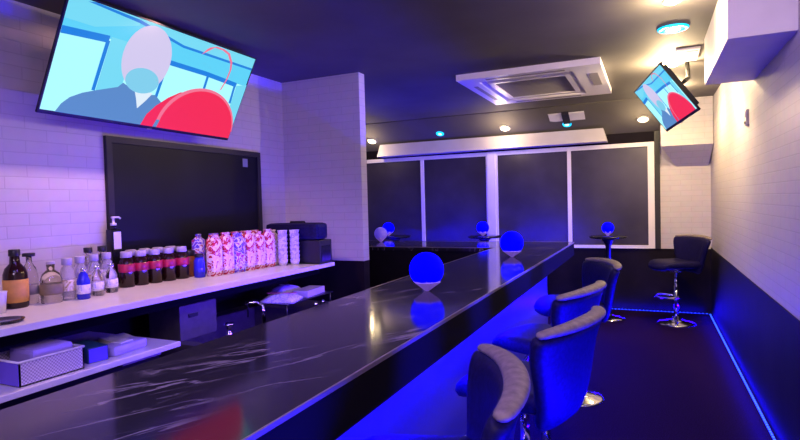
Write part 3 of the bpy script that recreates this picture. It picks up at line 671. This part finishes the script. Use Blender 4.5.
# ------------------------------------------------------------------ things on the lower shelf and by the sink
bk = thing('woven_basket', 'white woven plastic basket on the lower shelf at the left', 'basket', (-2.56,1.55,LZ))
b = B(); hx, hy, hz = 0.125, 0.145, 0.105
for a, q in (((-hx,-hy,0),(hx,hy,0.006)), ((-hx,-hy,0),(-hx+0.006,hy,hz)), ((hx-0.006,-hy,0),(hx,hy,hz)), ((-hx,-hy,0),(hx,-hy+0.006,hz)), ((-hx,hy-0.006,0),(hx,hy,hz))): box(b, a, q)
obj('body', b, m_weave, bk)
b = B(); tube(b, [(-hx,-hy,hz),(hx,-hy,hz),(hx,hy,hz),(-hx,hy,hz)], 0.006, 8, closed=True); obj('rim', b, m_white, bk)
b = B(); box(b, (-hx+0.004,-hy-0.003,0.004), (hx-0.004,-hy-0.0005,hz-0.004)); obj('end_panel', b, mat('violet_plastic', (0.20,0.12,0.80), 0.5), bk)
pp = thing('folded_cloth', 'lilac folded cloth lying in the woven basket', 'cloth', (-2.56,1.57,LZ+0.008))
b = B(); box(b, (-0.10,-0.08,0.0), (0.08,0.11,0.125), bev=0.02); obj('cloth', b, mat('violet_cloth', (0.36,0.28,0.75), 0.8), pp)
bx_ = thing('tissue_box', 'dark teal box with a violet end on the lower shelf right of the basket', 'box', (-2.57,1.81,LZ), -0.15)
b = B(); box(b, (-0.10,-0.05,0), (0.10,0.05,0.075), bev=0.003); obj('carton', b, m_navy, bx_)
b = B(); box(b, (0.1002,-0.045,0.004), (0.102,0.045,0.07)); obj('end_panel', b, mat('violet_card', (0.10,0.06,0.75), 0.5), bx_)
pw = thing('wipes_pack', 'pale violet soft pack of wipes lying on the lower shelf', 'pack', (-2.53,1.98,LZ), 0.1)
b = B(); box(b, (-0.06,-0.11,0), (0.06,0.11,0.05), bev=0.02); obj('pouch', b, mat('pale_violet_pouch', (0.42,0.36,0.72), 0.35), pw)
b = B(); box(b, (-0.03,-0.04,0.05), (0.03,0.04,0.056), bev=0.002); obj('lid', b, m_white, pw)
for k, (x, y, rz) in enumerate(((-2.80,1.95,0.2),(-2.72,2.10,-0.3))):
    b = B(); box(b, (-0.10,-0.07,0), (0.10,0.07,0.008+0.02*k)); o = obj('paper_stack', b, mat('buff_paper', (0.52,0.45,0.40), 0.8) if k == 0 else m_white)
    o.location = (x,y,LZ); o.rotation_euler = (0,0,rz)
    tag(o, ('buff sheet of paper on the lower shelf near the wall', 'white folded paper on the lower shelf toward its right end')[k], 'paper')
# packs and carton on the sink unit's drainboard
cr = thing('wire_rack', 'small dark rack on the sink unit holding packs of napkins', 'rack', (-2.60,3.66,0.66))
b = B()
for x in (-0.20,0.16):
    for y in (-0.38,0.22): tube(b, [(x,y,0),(x,y,0.11)], 0.008, 8)
box(b, (-0.22,-0.40,0.11), (0.18,0.24,0.118)); obj('frame', b, m_black, cr)
def softpack(name, label, loc, sx, sy, sz, m, rz, seal=None):
    t = thing(name, label, 'napkin pack', loc, rz)
    b = B(); bmesh.ops.create_grid(b, x_segments=6, y_segments=8, size=1)
    for v_ in b.verts:
        e = max(abs(v_.co.x), abs(v_.co.y)); v_.co = Vector((v_.co.x*sx, v_.co.y*sy, sz*(0.25+0.75*(1-e**3))+random.uniform(-0.006,0.006)))
    r = bmesh.ops.extrude_face_region(b, geom=b.faces[:])
    for v_ in [g for g in r['geom'] if isinstance(g, bmesh.types.BMVert)]: v_.co.z = 0.0
    obj('pouch', b, m, t, smooth=True)
    b = B(); box(b, (-sx*0.9,-0.012,sz*0.98), (sx*0.9,0.012,sz*1.03)); obj('seal', b, seal or m_white, t)
    return t
softpack('napkin_pack', 'crumpled white and blue napkin pack on the rack beside the tap', (-2.56,3.39,0.778), 0.13, 0.11, 0.06, m_packw, 0.3, mat('pink_band', (0.7,0.12,0.3), 0.5))
softpack('napkin_pack', 'flat lilac napkin pack on the rack nearer the wall', (-2.74,3.68,0.778), 0.07, 0.13, 0.07, mat('lilac_pouch', (0.5,0.42,0.68), 0.35), -0.2)
ct = thing('flat_carton', 'flat pale carton with a reddish end lying on the rack near the partition', 'carton', (-2.53,3.70,0.778), 0.10)
b = B(); box(b, (-0.07,-0.14,0), (0.07,0.15,0.05), bev=0.002); obj('carton', b, mat('pale_card', (0.50,0.42,0.48), 0.6), ct)
b = B(); box(b, (-0.068,0.1502,0.002), (0.0702,0.1515,0.048)); obj('end_panel', b, mat('dusty_red_card', (0.45,0.14,0.2), 0.6), ct)
for k, (x, y) in enumerate(((-2.40,3.60),(-2.41,3.72))):
    t = thing('condiment_shaker', 'small chrome-topped shaker on the sink unit, %s of the pair' % ('left' if k == 0 else 'right'), 'shaker', (x,y,0.66), 0, 'shakers by the sink')
    b = B(); lathe(b, [(0.018,0),(0.020,0.004),(0.018,0.05),(0.016,0.055)], seg=16); obj('jar', b, m_glass, t)
    b = B(); lathe(b, [(0.019,0.053),(0.019,0.066),(0.012,0.078),(0,0.082)], seg=16); obj('top', b, m_chrome, t)

# ------------------------------------------------------------------ wall remote holder on the right wall
rh = thing('wall_switch', 'small grey control with two keys on the right brick wall', 'switch', (XR, 4.98, 2.03))
b = B(); box(b, (-0.02,-0.045,0), (0,0.045,0.12), bev=0.003); obj('plate', b, mat('pale_grey_plastic', (0.42,0.38,0.40), 0.5), rh)
b = B(); box(b, (-0.026,-0.03,0.065), (-0.02,0.02,0.105), bev=0.002); obj('key', b, m_white, rh)
b = B(); box(b, (-0.026,-0.02,0.012), (-0.02,0.02,0.03)); obj('key', b, m_black, rh)
